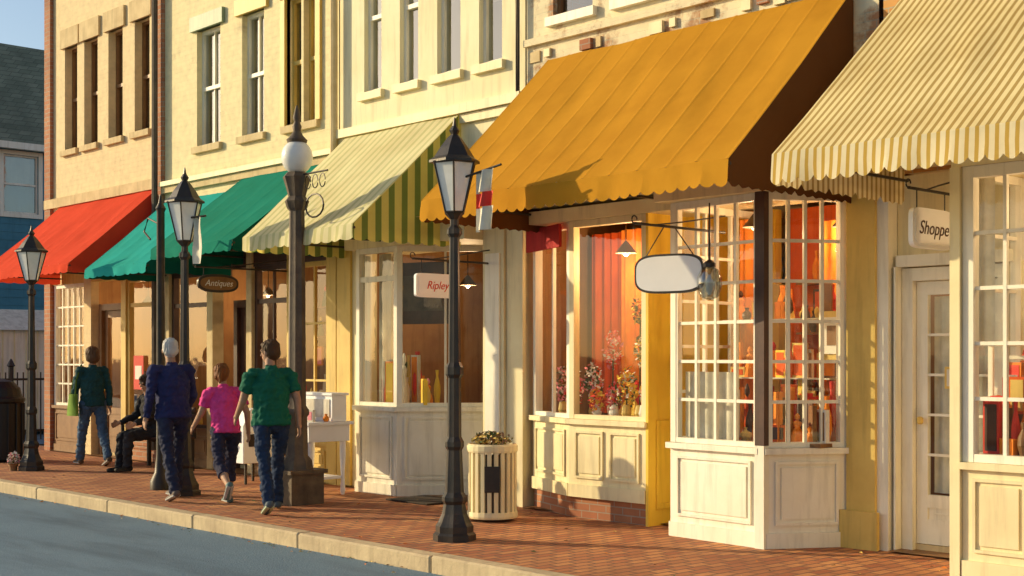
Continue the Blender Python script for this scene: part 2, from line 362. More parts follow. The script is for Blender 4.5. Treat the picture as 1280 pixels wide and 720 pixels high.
# ---- B3
B=empty('cream_stucco_building',(-11.4,YF,0)); x0,x1=-12.93,-9.72; H=8.5
mb=MB(); wins=[(-12.45,-12.12),(-11.78,-11.45),(-11.12,-10.73),(-10.43,-10.07)]
wall(mb,x0,x1,2.95,H,[(a,b,4.6,6.35) for a,b in wins],'stucco3',depth=.2)
for a,b in wins: lintel(mb,a,b,6.35,'cream',.2,.1,.05); sill(mb,a,b,4.6,'cream')
mb.box(x0,x1,.001,.09,4.12,4.22,'cream',F0); mb.box(x0,x1,.001,.05,4.02,4.115,'cream',F0)
mb.box(x0,x1,0,.3,H-.35,H,'cream',F0); mb.tube([F0(-12.93,.09,2.9),F0(-12.93,.09,H-.4)],.045,'stone')
mb.tube([F0(-17.28,.12,.2),F0(-17.28,.12,8.2)],.045,'bronze')
mb.tube([F0(-9.76,.07,2.98),F0(-9.76,.07,6),F0(-9.7,.07,8)],.03,'bronze')
back_upper(mb,x0,x1,H); mb.obj('walls',B)
mb=MB()
for i,(a,b) in enumerate(wins): sash(mb,a,b,4.6,6.35,'white',1,1,[.55,.35,.5,.6][i],back=.06)
mb.obj('windows',B)
mb=MB()
mb.box(-12.93,-12.66,-.15,.05,0,2.95,'ochre',F0); mb.box(-12.655,-12.4,-.15,.02,0,2.95,'cream',F0)
shopfront(mb,(-12.38,9.22),(-12.2,8.95),.98,2.75,1,1,'white','cream')
shopfront(mb,(-12.2,8.95),(-11.45,8.95),.98,2.75,1,1,'white','white',transom=2.4)
shopfront(mb,(-11.45,8.95),(-10.75,9.75),.98,2.75,2,1,'white','white')
fr,L=frame((-10.75,9.78),(-10.28,9.78)); door(mb,.08,L-.05,2.3,'white',fr,0,1,1)
mb.box(-10.3,-9.98,-.3,.06,0,2.95,'cream',F0); mb.box(-10.25,-10.03,.061,.08,.25,2.6,'white',F0)
mb.box(-9.97,-9.73,-.2,.03,0,2.95,'cream',F0); mb.box(-10.34,-9.94,.0,.1,0,.22,'cream',F0)
mb.box(-12.4,-10.3,-.6,.32,2.75,2.949,'cream',F0)
fr,L=frame((-11.95,9.35),(-11.3,9.6)); mb.box(0,L,0,.03,1.9,2.6,'darkwood',fr); mb.box(.06,L-.06,.031,.034,2.05,2.45,'bronze',fr)
drape(mb,-12.1,-11.85,9.2,1.0,2.7,'curtain'); drape(mb,-10.95,-10.75,9.85,1.0,2.7,'curtain')
room(mb,x0+.1,x1-.1,'room'); goods(mb,-12.1,-11.2,9.15,9.5,1.0,24,8,.6); mb.obj('shopfront',B)
shop_lamp(B,-11.7,10.2,2.35,28)
# ---- B4
B=empty('weathered_brick_building',(-7.8,YF,0)); x0,x1=-9.7,-5.66; H=8.1
mb=MB(); wins=[(-9.32,-8.78),(-8.45,-7.95),(-7.3,-6.8),(-6.5,-6.05)]
wall(mb,x0,x1,2.95,H,[(a,b,4.9,6.5) for a,b in wins],'stucco4',depth=.2)
for a,b in wins: lintel(mb,a,b,6.5,'stone'); sill(mb,a,b,4.9,'white')
mb.box(x0,x1,.001,.05,4.66,4.73,'stucco4',F0)
mb.box(x0,x1,0,.28,H-.35,H,'stone',F0)
rd=random.Random(2); u=x0+.05
while u<x1-.15:
    hh=rd.uniform(.02,.11); w_=rd.uniform(.04,.16)
    if rd.random()<.75: mb.box(u,u+w_,.001,rd.uniform(.015,.045),4.6-hh,4.6,rd.choice(['stone','redbrick','cream']),F0)
    u+=w_+rd.uniform(.02,.1)
back_upper(mb,x0,x1,H); mb.obj('walls',B)
mb=MB()
for i,(a,b) in enumerate(wins): sash(mb,a,b,4.9,6.5,'brownwood',1,1,.3,back=.06)
mb.obj('windows',B)
mb=MB()
shopfront(mb,(-9.66,9.3),(-8.85,9.0),.94,2.82,2,1,'white','cream',zbot=.2)
shopfront(mb,(-8.85,9.0),(-7.875,9.0),.94,2.82,1,1,'cream','cream',zbot=.2,npan=2)
mb.box(-8.87,-7.88,9.03,9.2,0,.198,'redbrick'); fr,L=frame((-9.66,9.32),(-8.87,9.03)); mb.box(0,L,-.1,0,0,.198,'redbrick',fr)
fr,L=frame((-7.84,8.985),(-7.84,10.15))
mb.box(0,L,-.03,0,0,2.9,'yellow',fr); mb.box(.1,L-.1,.001,.02,.15,.2,'yellow',fr); mb.box(.1,L-.1,.001,.02,.9,.95,'yellow',fr); mb.box(.1,.14,.001,.019,.2,.9,'yellow',fr)
fr,L=frame((-7.83,10.15),(-7.3,10.15)); mb.box(0,L,-.1,0,2.2,2.9,'yellow',fr); door(mb,.1,L-.05,2.1,'ochre',fr,.03,1,1)
shopfront(mb,(-7.34,9.9),(-7.34,8.7),.8,2.84,3,5,'white','white')
shopfront(mb,(-7.34,8.7),(-6.36,8.63),.8,2.84,4,6,'white','white')
shopfront(mb,(-6.30,8.63),(-5.93,9.22),.8,2.84,4,6,'white','white')
fr,L=frame((-6.375,8.61),(-6.285,8.61)); mb.box(0,L,-.09,.02,.82,2.86,'darkwood',fr); mb.box(0,L,-.09,.022,0,.819,'white',fr)
mb.box(-7.4,-5.9,-.3,.7,2.842,2.945,'cream',F0); mb.box(-9.68,-7.4,-.3,.3,2.822,2.946,'cream',F0)
mb.box(-5.92,-5.66,-.2,.06,0,2.95,'ochre',F0); mb.box(-5.96,-5.62,.06,.1,0,.3,'ochre',F0)
room(mb,x0+.05,x1-.05,'room',y1=YF+2.2)
drape(mb,-8.95,-8.3,9.85,.95,2.8,'orange',34,.03); drape(mb,-8.28,-7.95,9.6,.95,2.8,'roomred',20,.03); drape(mb,-9.5,-8.97,10.0,.95,2.8,'roomred',30,.03)
mb.box(-8.8,-7.9,9.1,9.75,.9,.93,'brownwood'); goods(mb,-8.75,-8.0,9.4,9.6,.931,22,61,.4)
mb.box(-7.3,-6.0,9.35,9.7,.82,.85,'brownwood'); mb.box(-7.3,-6.4,8.75,9.35,.8,.83,'brownwood'); mb.box(-6.4,-6.0,8.95,9.35,.8,.83,'brownwood')
mb.box(-7.2,-5.75,YF+1.0,YF+1.06,0,2.9,'roomred')
for z in (1.3,1.75,2.2): mb.box(-7.0,-5.85,10.05,10.24,z-.02,z,'brownwood'); goods(mb,-6.95,-5.9,10.08,10.2,z,20,int(z*50),.32,True)
goods(mb,-7.25,-6.4,8.95,9.3,.83,40,11,.5,True); goods(mb,-6.9,-5.8,9.4,10.0,.85,50,12,.95,True); goods(mb,-6.38,-6.05,9.0,9.35,.83,16,13,.5,True)
# glass display shelf across the bay
for z in (1.35,1.85): mb.box(-7.25,-6.15,9.3,9.5,z-.012,z,'curtain'); goods(mb,-7.2,-6.2,9.33,9.47,z,18,int(z*77),.34,True)
drape(mb,-7.25,-7.0,9.55,1.0,2.75,'orange',14,.02); drape(mb,-6.5,-6.2,9.75,1.2,2.7,'orange',14,.02)
mb.box(-6.22,-5.95,9.25,9.28,1.5,1.9,'ochre'); mb.box(-6.18,-5.99,9.235,9.249,1.55,1.85,'whif'); mb.box(-6.13,-6.04,9.23,9.234,1.62,1.78,'brownwood')
drape(mb,-7.28,-6.75,8.83,.83,1.4,'curtain',26,.012)
mb.obj('shopfront',B)
shop_lamp(B,-8.5,9.42,2.5,30); shop_lamp(B,-6.75,9.1,2.6,14); shop_lamp(B,-6.2,9.6,2.6,14)
# ---- B5
B=empty('striped_awning_shop_building',(-3,YF,0)); x0,x1=-5.62,2.0; H=8.4
mb=MB(); wins=[(-5.2,-4.6),(-3.9,-3.3),(-2.6,-2.0),(-1.3,-.7),(.2,.8)]
wall(mb,x0,x1,2.95,H,[(a,b,5.2,6.9) for a,b in wins]+[],'stucco5',depth=.2)
for a,b in wins: lintel(mb,a,b,6.9,'stone'); sill(mb,a,b,5.2,'stone')
mb.box(x0,x1,0,.28,H-.35,H,'stone',F0); back_upper(mb,x0,x1,H); mb.obj('walls',B)
mb=MB()
for i,(a,b) in enumerate(wins): sash(mb,a,b,5.2,6.9,'white',1,1,.3)
mb.obj('windows',B)
mb=MB()
mb.box(-5.66,-5.56,-.2,.03,0,2.95,'white',F0)
door(mb,-5.42,-4.72,2.12,'white',back=.12,nx=2,nz=5,zl=.45)
mb.box(-5.555,-4.55,-.25,-.1,2.23,2.95,'cream',F0); mb.box(-5.53,-4.6,-.099,-.03,2.23,2.32,'white',F0)
mb.box(-5.53,-5.515,-.2,-.0,0,2.23,'white',F0); mb.box(-4.63,-4.5,-.3,-.1,0,2.23,'cream',F0)
shopfront(mb,(-4.62,9.4),(-4.62,8.55),.8,2.84,2,5,'white','cream')
shopfront(mb,(-4.56,8.52),(-3.1,8.52),.8,2.84,6,5,'white','cream',npan=3,fw=.08)
mb.box(-4.64,-4.565,8.49,8.6,0,2.84,'cream')
shopfront(mb,(-3.1,8.52),(-2.8,9.22),.8,2.84,2,5,'white','cream')
mb.box(-4.64,-2.75,-.1,.74,2.842,2.947,'cream',F0); mb.box(-2.8,-2.5,-.2,.05,0,2.95,'cream',F0)
shopfront(mb,(-2.5,YF),(.5,YF),.8,2.84,8,5,'white','cream',npan=4); mb.box(.5,2.0,-.2,.02,0,2.95,'stucco5',F0); mb.box(-2.5,.5,-.1,.02,2.842,2.95,'cream',F0)
room(mb,x0+.1,x1-.1,'room'); mb.box(-4.5,-3.1,8.62,9.3,.82,.85,'brownwood'); goods(mb,-4.48,-3.2,8.66,8.95,.851,60,21,.42,True); goods(mb,-4.48,-3.2,8.95,9.2,.851,50,23,.65,True)
mb.box(-4.5,-3.2,9.25,9.29,.82,1.5,'roomred'); mb.box(-4.5,-3.2,9.02,9.3,1.51,1.535,'curtain'); goods(mb,-4.45,-3.25,9.06,9.25,1.536,34,25,.5)
drape(mb,-4.52,-4.40,8.66,1.6,2.8,'curtain',8,.015)
drape(mb,-5.32,-4.82,9.5,.46,2.0,'curtain',24,.012); mb.box(-5.17,-4.95,9.385,9.395,1.28,1.45,'ochre'); mb.box(-5.15,-4.97,9.38,9.384,1.3,1.43,'whif')
mb.obj('shopfront',B)
shop_lamp(B,-3.9,8.95,2.62,16); shop_lamp(B,-5.1,10.6,2.4,20)

# ---- far blue building
B=empty('blue_clapboard_building',(-34,12,0)); mb=MB()
fr,L=frame((-32,4.5),(-32,18.5))
wall(mb,0,L,0,6.8,[(8.37,9.25,5.06,6.5),(10.9,11.7,5.06,6.5),(8.4,9.3,1,2.6)],'teal',fr,.15)
for k in range(34): mb.box(0,L,.001,.012,.2*k+.0,.2*k+.02,'teal',fr) if not(5.0<.2*k<6.55) else None
for a,b,c,d in ((8.37,9.25,5.06,6.5),(8.4,9.3,1,2.6),(10.9,11.7,5.06,6.5)):
    mb.box(a-.1,a,.0,.04,c-.1,d+.1,'white',fr); mb.box(b,b+.1,0,.04,c-.1,d+.1,'white',fr); mb.box(a,b,0,.039,d,d+.1,'white',fr); mb.box(a,b,0,.05,c-.1,c,'white',fr)
    sash(mb,a,b,c,d,'white',1,1,.5,fr,.04)
    mb.box(a,b,-.7,-.65,c,d,'blue',fr)
mb.box(-38,-32.2,4.6,18.4,0,6.79,'teal')
M['shingle']=brick_mat('roof_shingle',(.18,.19,.12),(.26,.26,.17),(.07,.07,.05),.3,.14)
mb.add([(-31.7,4.2,6.75),(-31.7,18.8,6.75),(-35,18.8,9.9),(-35,4.2,9.9),(-38.3,4.2,6.75),(-38.3,18.8,6.75)],[(0,1,2,3),(3,2,5,4),(0,3,4),(1,5,2)],'shingle')
mb.box(-31.8,-31.65,4.2,18.8,6.6,6.76,'white')
mb.obj('body',B)
mb=MB(); mb.box(-29,-27.4,10,13,0,2.1,'white')
mb.add([(-29.1,9.9,2.1),(-27.3,9.9,2.1),(-27.3,13.1,2.1),(-29.1,13.1,2.1),(-28.2,9.9,2.55),(-28.2,13.1,2.55)],[(0,1,4),(3,5,2),(1,2,5,4),(0,4,5,3)],'curtain')
for k in range(12): mb.box(-27.4,-27.38,10+k*.25,10.02+k*.25,0,2.1,'cream')
mb.obj('white_shed')
mb=MB()
for k in range(60):
    y=7.6+k*.11; mb.box(-24.01,-23.99,y,y+.02,-.0,1.25,'iron')
mb.box(-24.02,-23.98,7.6,14.2,1.1,1.14,'iron'); mb.box(-24.02,-23.98,7.6,14.2,.15,.19,'iron')
for y in (7.6,9.8,12,14.2): mb.lathe([(.05,0),(.05,1.35),(.08,1.37),(.04,1.45),(.01,1.5)],-24,y,'iron',8)
mb.obj('iron_fence')

# ================================================================ AWNINGS
def awning(name,x0,x1,yf,zt,zf,val,mt,me_,nsc,rib=0,mval=None,yw=YF-.03,sag=.03,seed=0,sca=.32,res=40):
    E=empty(name,((x0+x1)/2,yf,zf)); mb=MB(); mval=mval or mt
    nx=max(60,int((x1-x0)*res)); ny=18; vs=[]
    for i in range(nx+1):
        u=i/nx; x=x0+(x1-x0)*u
        for j in range(ny+1):
            v=j/ny; y=yf+(yw-yf)*v; z=zf+(zt-zf)*v
            z-= sag*math.sin(math.pi*v)*(.5+.5*noise.noise(Vector((x*1.1,seed,v))))
            z+= .018*noise.noise(Vector((x*2.2+seed,v*1.5,3)))
            z+= .010*noise.noise(Vector((x*5+v*3,v*4,seed)))*math.sin(math.pi*v)
            if rib:
                q=((x-x0)/rib)%1; dd=min(q,1-q)*rib
                z+= .0045*math.exp(-(dd/.013)**2)-.005*math.sin(math.pi*q)*math.sin(math.pi*min(1,v+.15))
            vs.append((x,y,z))
    fs=[(i*(ny+1)+j,(i+1)*(ny+1)+j,(i+1)*(ny+1)+j+1,i*(ny+1)+j+1) for i in range(nx) for j in range(ny)]
    mb.add(vs,fs,mt)
    vs=[];fs=[]; nv=nx*(3 if res<60 else 1)
    def z0at(x): return zf+.018*noise.noise(Vector((x*2.2+seed,0,3)))
    for i in range(nv+1):
        u=i/nv; x=x0+(x1-x0)*u; sc=abs(math.sin(math.pi*u*nsc))**.6
        yy=yf-.012-.02*noise.noise(Vector((x*3.5,1,seed)))
        zz=z0at(x); vs+=[(x,yf-.002,zz),(x,yy,zz-val*.5),(x,yy-.006+.03*noise.noise(Vector((x*5,4,seed))),zz-val*(1-sca+sca*sc))]
    for i in range(nv): fs+=[(3*i,3*i+3,3*i+4,3*i+1),(3*i+1,3*i+4,3*i+5,3*i+2)]
    mb.add(vs,fs,mval)
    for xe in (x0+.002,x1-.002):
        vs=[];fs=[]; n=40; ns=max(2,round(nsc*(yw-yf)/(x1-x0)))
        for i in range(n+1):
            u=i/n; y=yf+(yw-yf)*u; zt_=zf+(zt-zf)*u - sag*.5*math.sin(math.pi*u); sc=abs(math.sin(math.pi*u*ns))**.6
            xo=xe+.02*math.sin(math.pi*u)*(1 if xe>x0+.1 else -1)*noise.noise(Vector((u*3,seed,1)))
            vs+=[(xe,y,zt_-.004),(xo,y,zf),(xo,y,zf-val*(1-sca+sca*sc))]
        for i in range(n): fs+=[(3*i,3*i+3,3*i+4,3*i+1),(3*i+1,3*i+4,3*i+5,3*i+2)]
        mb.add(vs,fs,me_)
    mb.obj('canvas',E,smooth=True,recalc=False)
    mb=MB(); mb.tube([(x0,yf+.02,zf-.03),(x1,yf+.02,zf-.03)],.015,'iron')
    for x in (x0+.03,(x0+x1)/2,x1-.03): mb.tube([(x,yf+.02,zf-.03),(x,yw,zf-.03)],.012,'iron')
    mb.obj('frame',E)
    return E
gold=cloth('gold_canvas',(.56,.27,.022),trans=.12); gold_shade=cloth('gold_canvas_shaded_end',(.13,.055,.018),trans=.0)  # same canvas on the ends, with shade away from the sun painted in
cream_t=cloth('cream_canvas',(.88,.82,.50),(.68,.66,.34),.13,.6,0,.25)
cream_e=cloth('green_stripe_canvas',(.88,.78,.22),(.24,.32,.08),.17,.55,1,.45)
str_t=cloth('tan_stripe_canvas',(.90,.78,.42),(.48,.34,.12),.064,.58,0,.25)
str_v=cloth('tan_stripe_valance',(.92,.84,.58),(.62,.42,.1),.064,.58,0,.3)
str_e=cloth('tan_stripe_end',(.85,.74,.45),(.45,.32,.13),.064,.58,1,.25)
tealc=cloth('green_canvas',(.010,.24,.17),trans=.15); teal_shade=cloth('green_canvas_shaded_end',(.006,.10,.075),trans=.05); tealc2=cloth('light_green_canvas',(.03,.46,.42),trans=.25); redc=cloth('red_canvas',(.78,.08,.035),trans=.2)  # green ends: shade put into the colour as a darker copy of the canvas
awning('gold_awning',-9.36,-5.87,7.6,4.48,2.95,.2,gold,gold_shade,30,rib=.29,seed=1,sca=.18,res=110,sag=.05)
awning('tan_striped_awning',-5.42,-2.3,7.5,4.35,2.92,.22,str_t,str_e,28,mval=str_v,seed=2,sca=.2)
awning('cream_striped_awning',-12.75,-10.69,7.8,4.14,2.85,.16,cream_t,cream_e,12,seed=3,sca=.15)
awning('green_awning',-15.05,-13.12,7.9,3.88,2.86,.13,tealc,teal_shade,10,rib=.32,seed=4,sca=.15)
awning('light_green_awning',-17.1,-15.35,8.0,3.74,2.72,.13,tealc2,teal_shade,9,rib=.28,seed=5,sca=.15)
awning('red_awning',-20.6,-17.4,7.9,3.95,2.82,.13,redc,redc,16,rib=.32,seed=6,sca=.15)

# ================================================================ STREET LAMPS
def lantern_lamp(name,x,y,H):
    E=empty(name,(x,y,0)); mb=MB(); k=H/3.5; zl=H-.78*k
    mb.lathe([(.17,0),(.17,.05),(.15,.07),(.15,.12),(.13,.15),(.10,.22),(.085,.3),(.1,.33),(.1,.36),(.075,.4),(.06,.75),(.075,.78),(.075,.82),(.055,.86),(.052,1.35),(.072,1.38),(.072,1.44),(.05,1.48),(.04,zl-.2),(.06,zl-.17),(.06,zl-.13),(.035,zl-.1),(.035,zl-.05),(.07,zl-.01),(.08,zl)],x,y,'iron',24,.06,8)
    rb,rt=.085,.19; z0,z1=zl+.01,zl+.42*k
    for q in range(6):
        a=math.pi/3*q+.3; a2=a+math.pi/3
        p=lambda r,an,z:(x+r*math.cos(an),y+r*math.sin(an),z)
        mb.tube([p(rb,a,z0),p(rt,a,z1)],.008,'iron',6)
        mb.tube([p(rt,a,z1),p(rt,a2,z1)],.011,'iron',6); mb.tube([p(rb,a,z0),p(rb,a2,z0)],.009,'iron',6)
        mb.quad(p(rb*.97,a,z0),p(rb*.97,a2,z0),p(rt*.97,a2,z1),p(rt*.97,a,z1),'milk')
    mb.lathe([(.215,z1),(.215,z1+.02),(.17,z1+.05),(.12,z1+.13*k),(.06,z1+.21*k),(.03,z1+.24*k),(.045,z1+.27*k),(.02,z1+.31*k),(.006,z1+.38*k)],x,y,'iron',6)
    mb.obj('post_and_lantern',E)
    return E
L1=lantern_lamp('street_lamp',-8.37,7.15,3.5)
L3=lantern_lamp('street_lamp',-13.13,7.3,3.6); L4=lantern_lamp('street_lamp',-17.44,7.4,3.28)
mb=MB()
vs=[];fs=[]
for i in range(9):
    u=i/8
    for j in range(7):
        v=j/6; vs.append((-13.0+.22*u+.02*math.sin(v*6+u*4),7.33+.03*math.sin(u*5),3.05-.5*v))
for i in range(8):
    for j in range(6): fs.append((i*7+j,i*7+7+j,i*7+8+j,i*7+j+1))
mb.add(vs,fs,'curtain'); mb.tube([(-13.13,7.3,3.06),(-12.75,7.34,3.06)],.012,'iron'); mb.obj('banner',L3,True)
E=empty('street_pole',(-13.9,7.42,0)); mb=MB()
mb.lathe([(.12,0),(.12,.1),(.07,.2),(.05,.4),(.045,3.2),(.06,3.24),(.03,3.3),(.01,3.4)],-13.9,7.42,'iron',16)
mb.tube([(-13.9,7.42,3.05),(-14.2,7.42,3.15),(-14.3,7.42,3.0),(-14.15,7.42,2.9)],.012,'iron'); mb.obj('post',E,True)
gx,gy=-11.6,7.75; E=empty('globe_street_lamp',(gx,gy,0)); mb=MB()
mb.box(gx-.2,gx+.2,gy-.2,gy+.2,0,.32,'bronze'); mb.box(gx-.23,gx+.23,gy-.23,gy+.23,.32,.36,'bronze')
mb.lathe([(.16,.36),(.15,.45),(.11,.5),(.10,.9),(.12,.93),(.12,.97),(.09,1.02),(.075,3.05),(.1,3.08),(.12,3.15),(.085,3.2),(.11,3.3),(.14,3.4),(.1,3.45)],gx,gy,'bronze',24,.07,8)
mb.lathe([(.1,3.76),(.11,3.79),(.07,3.83),(.04,3.88),(.05,3.93),(.03,3.98),(.045,4.02),(.01,4.15)],gx,gy,'bronze',12)
mb.obj('post',E,True)
mb=MB(); mb.lathe([(.165*math.sin(math.pi*max(.06,min(.94,i/16))),3.61-.18*math.cos(math.pi*i/16)) for i in range(17)],gx,gy,'milk',24); mb.obj('globe',E,True)
E=empty('scroll_bracket_sign',(gx+.3,gy,3.3)); mb=MB()
mb.tube([(gx+.08,gy,3.42),(gx+.55,gy,3.42)],.01,'iron')
for q in range(3):
    cx=gx+.2+.13*q; mb.tube([(cx+.05*math.cos(t),gy,3.33+.07*math.sin(t)) for t in [k*.5 for k in range(13)]],.006,'iron',5)
mb.tube([(gx+.32+.16*math.cos(t),gy,3.08+.12*math.sin(t)) for t in [k*.45 for k in range(15)]],.01,'iron',5)
mb.obj('scrolls',E,True)

# ================================================================ SIGNS
def oval(xc,yc,zc,a,b,t,m,mb,n=56,pw=.55,rot=0):
    vs=[]; cr,sr=math.cos(rot),math.sin(rot)
    for xx in (-t,t):
        for k in range(n):
            q=2*math.pi*k/n; cs,sn=math.cos(q),math.sin(q); u=a*math.copysign(abs(cs)**pw,cs)
            vs.append((xc+xx*cr-u*sr,yc+xx*sr+u*cr,zc+b*math.copysign(abs(sn)**pw,sn)))
    fs=[tuple(range(n)),tuple(range(n,2*n))]+[(k,(k+1)%n,n+(k+1)%n,n+k) for k in range(n)]
    mb.add(vs,fs,m)
def hang_sign(name,x,y0,y1,z0,z1,mface,text=None,tcol='red',ovalpw=.55,wall_y=9.2,ztop=None,frame_m='iron',bw=.03,rot=0,a=None):
    E=empty(name,(x,(y0+y1)/2,(z0+z1)/2)); mb=MB(); yc,zc=(y0+y1)/2,(z0+z1)/2; a=a or (y1-y0)/2; b=(z1-z0)/2; ztop=ztop or z1+.16
    oval(x,yc,zc,a,b,.018,frame_m,mb,pw=ovalpw,rot=rot); oval(x,yc,zc,a-bw,b-bw,.022,mface,mb,pw=ovalpw,rot=rot)
    mb.tube([(x,wall_y,ztop),(x,y0-.03,ztop)],.011,'iron'); mb.tube([(x,wall_y,ztop+.14),(x,(wall_y+y0)/2,ztop+.05),(x,y0+.2,ztop)],.007,'iron',5)
    for s in (-.7,.7):
        px,py=x-s*a*math.sin(rot),yc+s*a*math.cos(rot)
        top=(x,yc+s*a*.3,ztop) if rot else (px,py,ztop)
        mb.tube([top,(px,py,z1-.02)],.005,'iron',5)
    mb.tube([(x,y0-.03+.03*math.cos(t),ztop+.03+.03*math.sin(t)) for t in [k*.5 for k in range(12)]],.006,'iron',5)
    mb.obj('board',E)
    if text:
        cu=bpy.data.curves.new('lettering','FONT'); cu.body=text; cu.size=b*.95; cu.align_x='CENTER'; cu.align_y='CENTER'; cu.extrude=.001; cu.shear=.3
        o=bpy.data.objects.new('lettering',cu); scene.collection.objects.link(o); o.data.materials.append(M[tcol])
        o.matrix_world=Matrix.Translation((x+.025,yc,zc))@Matrix.Rotation(R(90),4,'Z')@Matrix.Rotation(R(90),4,'X')
        o.parent=E; o.matrix_parent_inverse=Matrix.Translation(-E.location)
    return E
hang_sign('oval_hanging_sign',-6.95,7.83,8.62,2.04,2.36,'signwhite',ztop=2.58,wall_y=8.95,bw=.018,rot=R(-76),a=.31)
hang_sign('hanging_sign',-4.9,8.42,8.98,2.3,2.59,'signwhite','Shoppe','darkwood',.3,9.2,2.72,'signwhite')
hang_sign('hanging_sign',-10.2,8.2,8.74,2.12,2.36,'signwhite','Ripley','redf',.2,9.2,2.5,'signwhite')
hang_sign('hanging_sign',-14.0,7.95,8.5,2.3,2.52,'brownwood','Antiques','whif',.8,9.2,2.6)
mb=MB(); fr,L=frame((-9.66,9.24),(-8.9,8.95)); mb.box(0,L,.0,.03,2.58,2.80,'red',fr); mb.obj('red_fascia_sign')
E=empty('hanging_glass_lantern',(-6.6,8.3,2.1)); mb=MB()
mb.lathe([(.02,1.98),(.07,2.0),(.1,2.08),(.1,2.15),(.07,2.22),(.03,2.24)],-6.6,8.3,'glassup',16); mb.lathe([(.015,2.02),(.03,2.06),(.03,2.12),(.01,2.18)],-6.6,8.3,'milk',10); mb.lathe([(.05,2.24),(.05,2.27),(.01,2.3),(.006,2.75)],-6.6,8.3,'iron',8); mb.obj('lantern',E,True)
E=empty('hanging_flag',(-8.1,7.1,2.9)); mb=MB()
mb.tube([(-8.33,7.15,3.0),(-7.85,7.2,3.08)],.01,'iron')
for (za,zb,mm) in ((3.04,2.86,'curtain'),(2.86,2.74,'redf'),(2.74,2.55,'curtain')):
    vs=[];fs=[]
    for i in range(13):
        u=i/12; vs+=[(-8.12+.2*u+.0,7.17+.02*math.sin(u*9),za+.02*u),(-8.14+.2*u,7.17+.035*math.sin(u*9+.5),zb+.02*u)]
    for i in range(12): fs.append((2*i,2*i+2,2*i+3,2*i+1))
    mb.add(vs,fs,mm)
mb.obj('cloth',E,True)

# ================================================================ FLOWERS, BIN, STREET OBJECTS
def leaves(mb,cx,cy,cz,rx,ry,rz,n,mats,size,seed):
    rd=random.Random(seed)
    for i in range(n):
        while True:
            p=Vector((rd.uniform(-1,1),rd.uniform(-1,1),rd.uniform(-1,1)))
            if p.length<1 and noise.noise(p*2.3+Vector((seed,0,0)))>-.18: break
        c=Vector((cx+p.x*rx,cy+p.y*ry,cz+p.z*rz)); s=size*rd.uniform(.6,1.3)
        a=Vector((rd.gauss(0,1),rd.gauss(0,1),rd.gauss(0,1))).normalized(); b=a.orthogonal().normalized()
        mb.add([c-a*s,c+b*s*.5,c+a*s,c-b*s*.5],[(0,1,2,3)],rd.choice(mats))
E=empty('flower_display',(-8.4,9.2,1.0)); mb=MB()
for k,(x,y,z,mm,rr) in enumerate([(-9.35,9.42,1.25,['whif','pinkf','leaf'],.15),(-9.1,9.32,1.2,['pinkf','whif','redf'],.17),(-8.72,9.2,1.3,['whif','leaf','whif','pinkf'],.14),(-8.52,9.25,1.6,['pinkf','redf','whif'],.15),(-8.28,9.18,1.25,['yelf','leaf','yelf','whif'],.16),(-8.08,9.2,1.6,['yelf','leaf','whif'],.14),(-7.99,9.16,1.2,['whif','yelf','redf'],.13),(-8.4,9.14,1.15,['redf','pinkf','leaf'],.11),(-8.15,9.22,1.95,['yelf','orange','leaf'],.10),(-8.62,9.14,1.1,['orange','redf','yelf'],.1)]):
    leaves(mb,x,y,z,rr*.7,.09,rr*1.3,170,mm,.024,k); mb.tube([(x,y,.94),(x+.01,y,z)],.008,'leaf',5)
    mb.lathe([(.03,.94),(.05,1.0),(.035,1.08)],x,y,'whif' if k%2 else 'ochre',12)
mb.obj('blooms',E,recalc=False)
bx,by=-9.15,8.28; E=empty('litter_bin',(bx,by,0)); mb=MB()
mb.lathe([(.2,.02),(.2,.6)],bx,by,'bronze',20)
for q in range(22):
    a=2*math.pi*q/22; ca,sa=math.cos(a),math.sin(a)
    mb.box(-.019,.019,.2,.228,.04,.66,'cream',lambda u,w,z:(bx+ca*w-sa*u,by+sa*w+ca*u,z))
mb.lathe([(.235,.64),(.24,.66),(.24,.70),(.22,.72),(.2,.70)],bx,by,'cream',24); mb.lathe([(.235,.03),(.24,.05),(.235,.09)],bx,by,'cream',24)
ca,sa=math.cos(R(-42)),math.sin(R(-42)); mb.box(-.07,.07,.22,.235,.28,.52,'iron',lambda u,w,z:(bx+ca*w-sa*u,by+sa*w+ca*u,z))
mb.lathe([(.2,.69),(.19,.70)],bx,by,'darkwood',20)
leaves(mb,bx,by,.76,.2,.2,.07,350,['leaf','ochre','brownwood'],.022,9); mb.obj('bin',E,bevel=.002)
def planter(name,x,y,w,h,seed,mats=['leaf'],pm='iron'):
    E=empty(name,(x,y,0)); mb=MB()
    mb.lathe([(w*.7,0),(w*.72,.05),(w*.8,.08),(w,h*.9),(w*1.1,h*.92),(w*1.1,h),(w*.9,h),(w*.88,h-.04)],x,y,pm,20)
    leaves(mb,x,y,h+w*.9,w*1.2,w*1.2,w*1.3,300,mats,.018,seed); mb.obj('pot_and_shrub',E,True)
planter('flower_pot',-17.55,7.2,.07,.1,6,['whif','pinkf','leaf'],'brownwood')
kx,ky=-19.35,7.72; E=empty('black_litter_bin',(kx,ky,0)); mb=MB()
mb.lathe([(.3,0),(.34,.04),(.34,.85),(.37,.88),(.37,.92),(.33,.95),(.3,1.07),(.2,1.17),(.05,1.21)],kx,ky,'black',24)
for q in range(16):
    a=2*math.pi*q/16; mb.tube([(kx+.35*math.cos(a),ky+.35*math.sin(a),.06),(kx+.35*math.cos(a),ky+.35*math.sin(a),.85)],.012,'black',5)
mb.obj('bin',E)
bcx,bcy=-16.5,8.75; E=empty('park_bench',(bcx,bcy,0)); mb=MB()
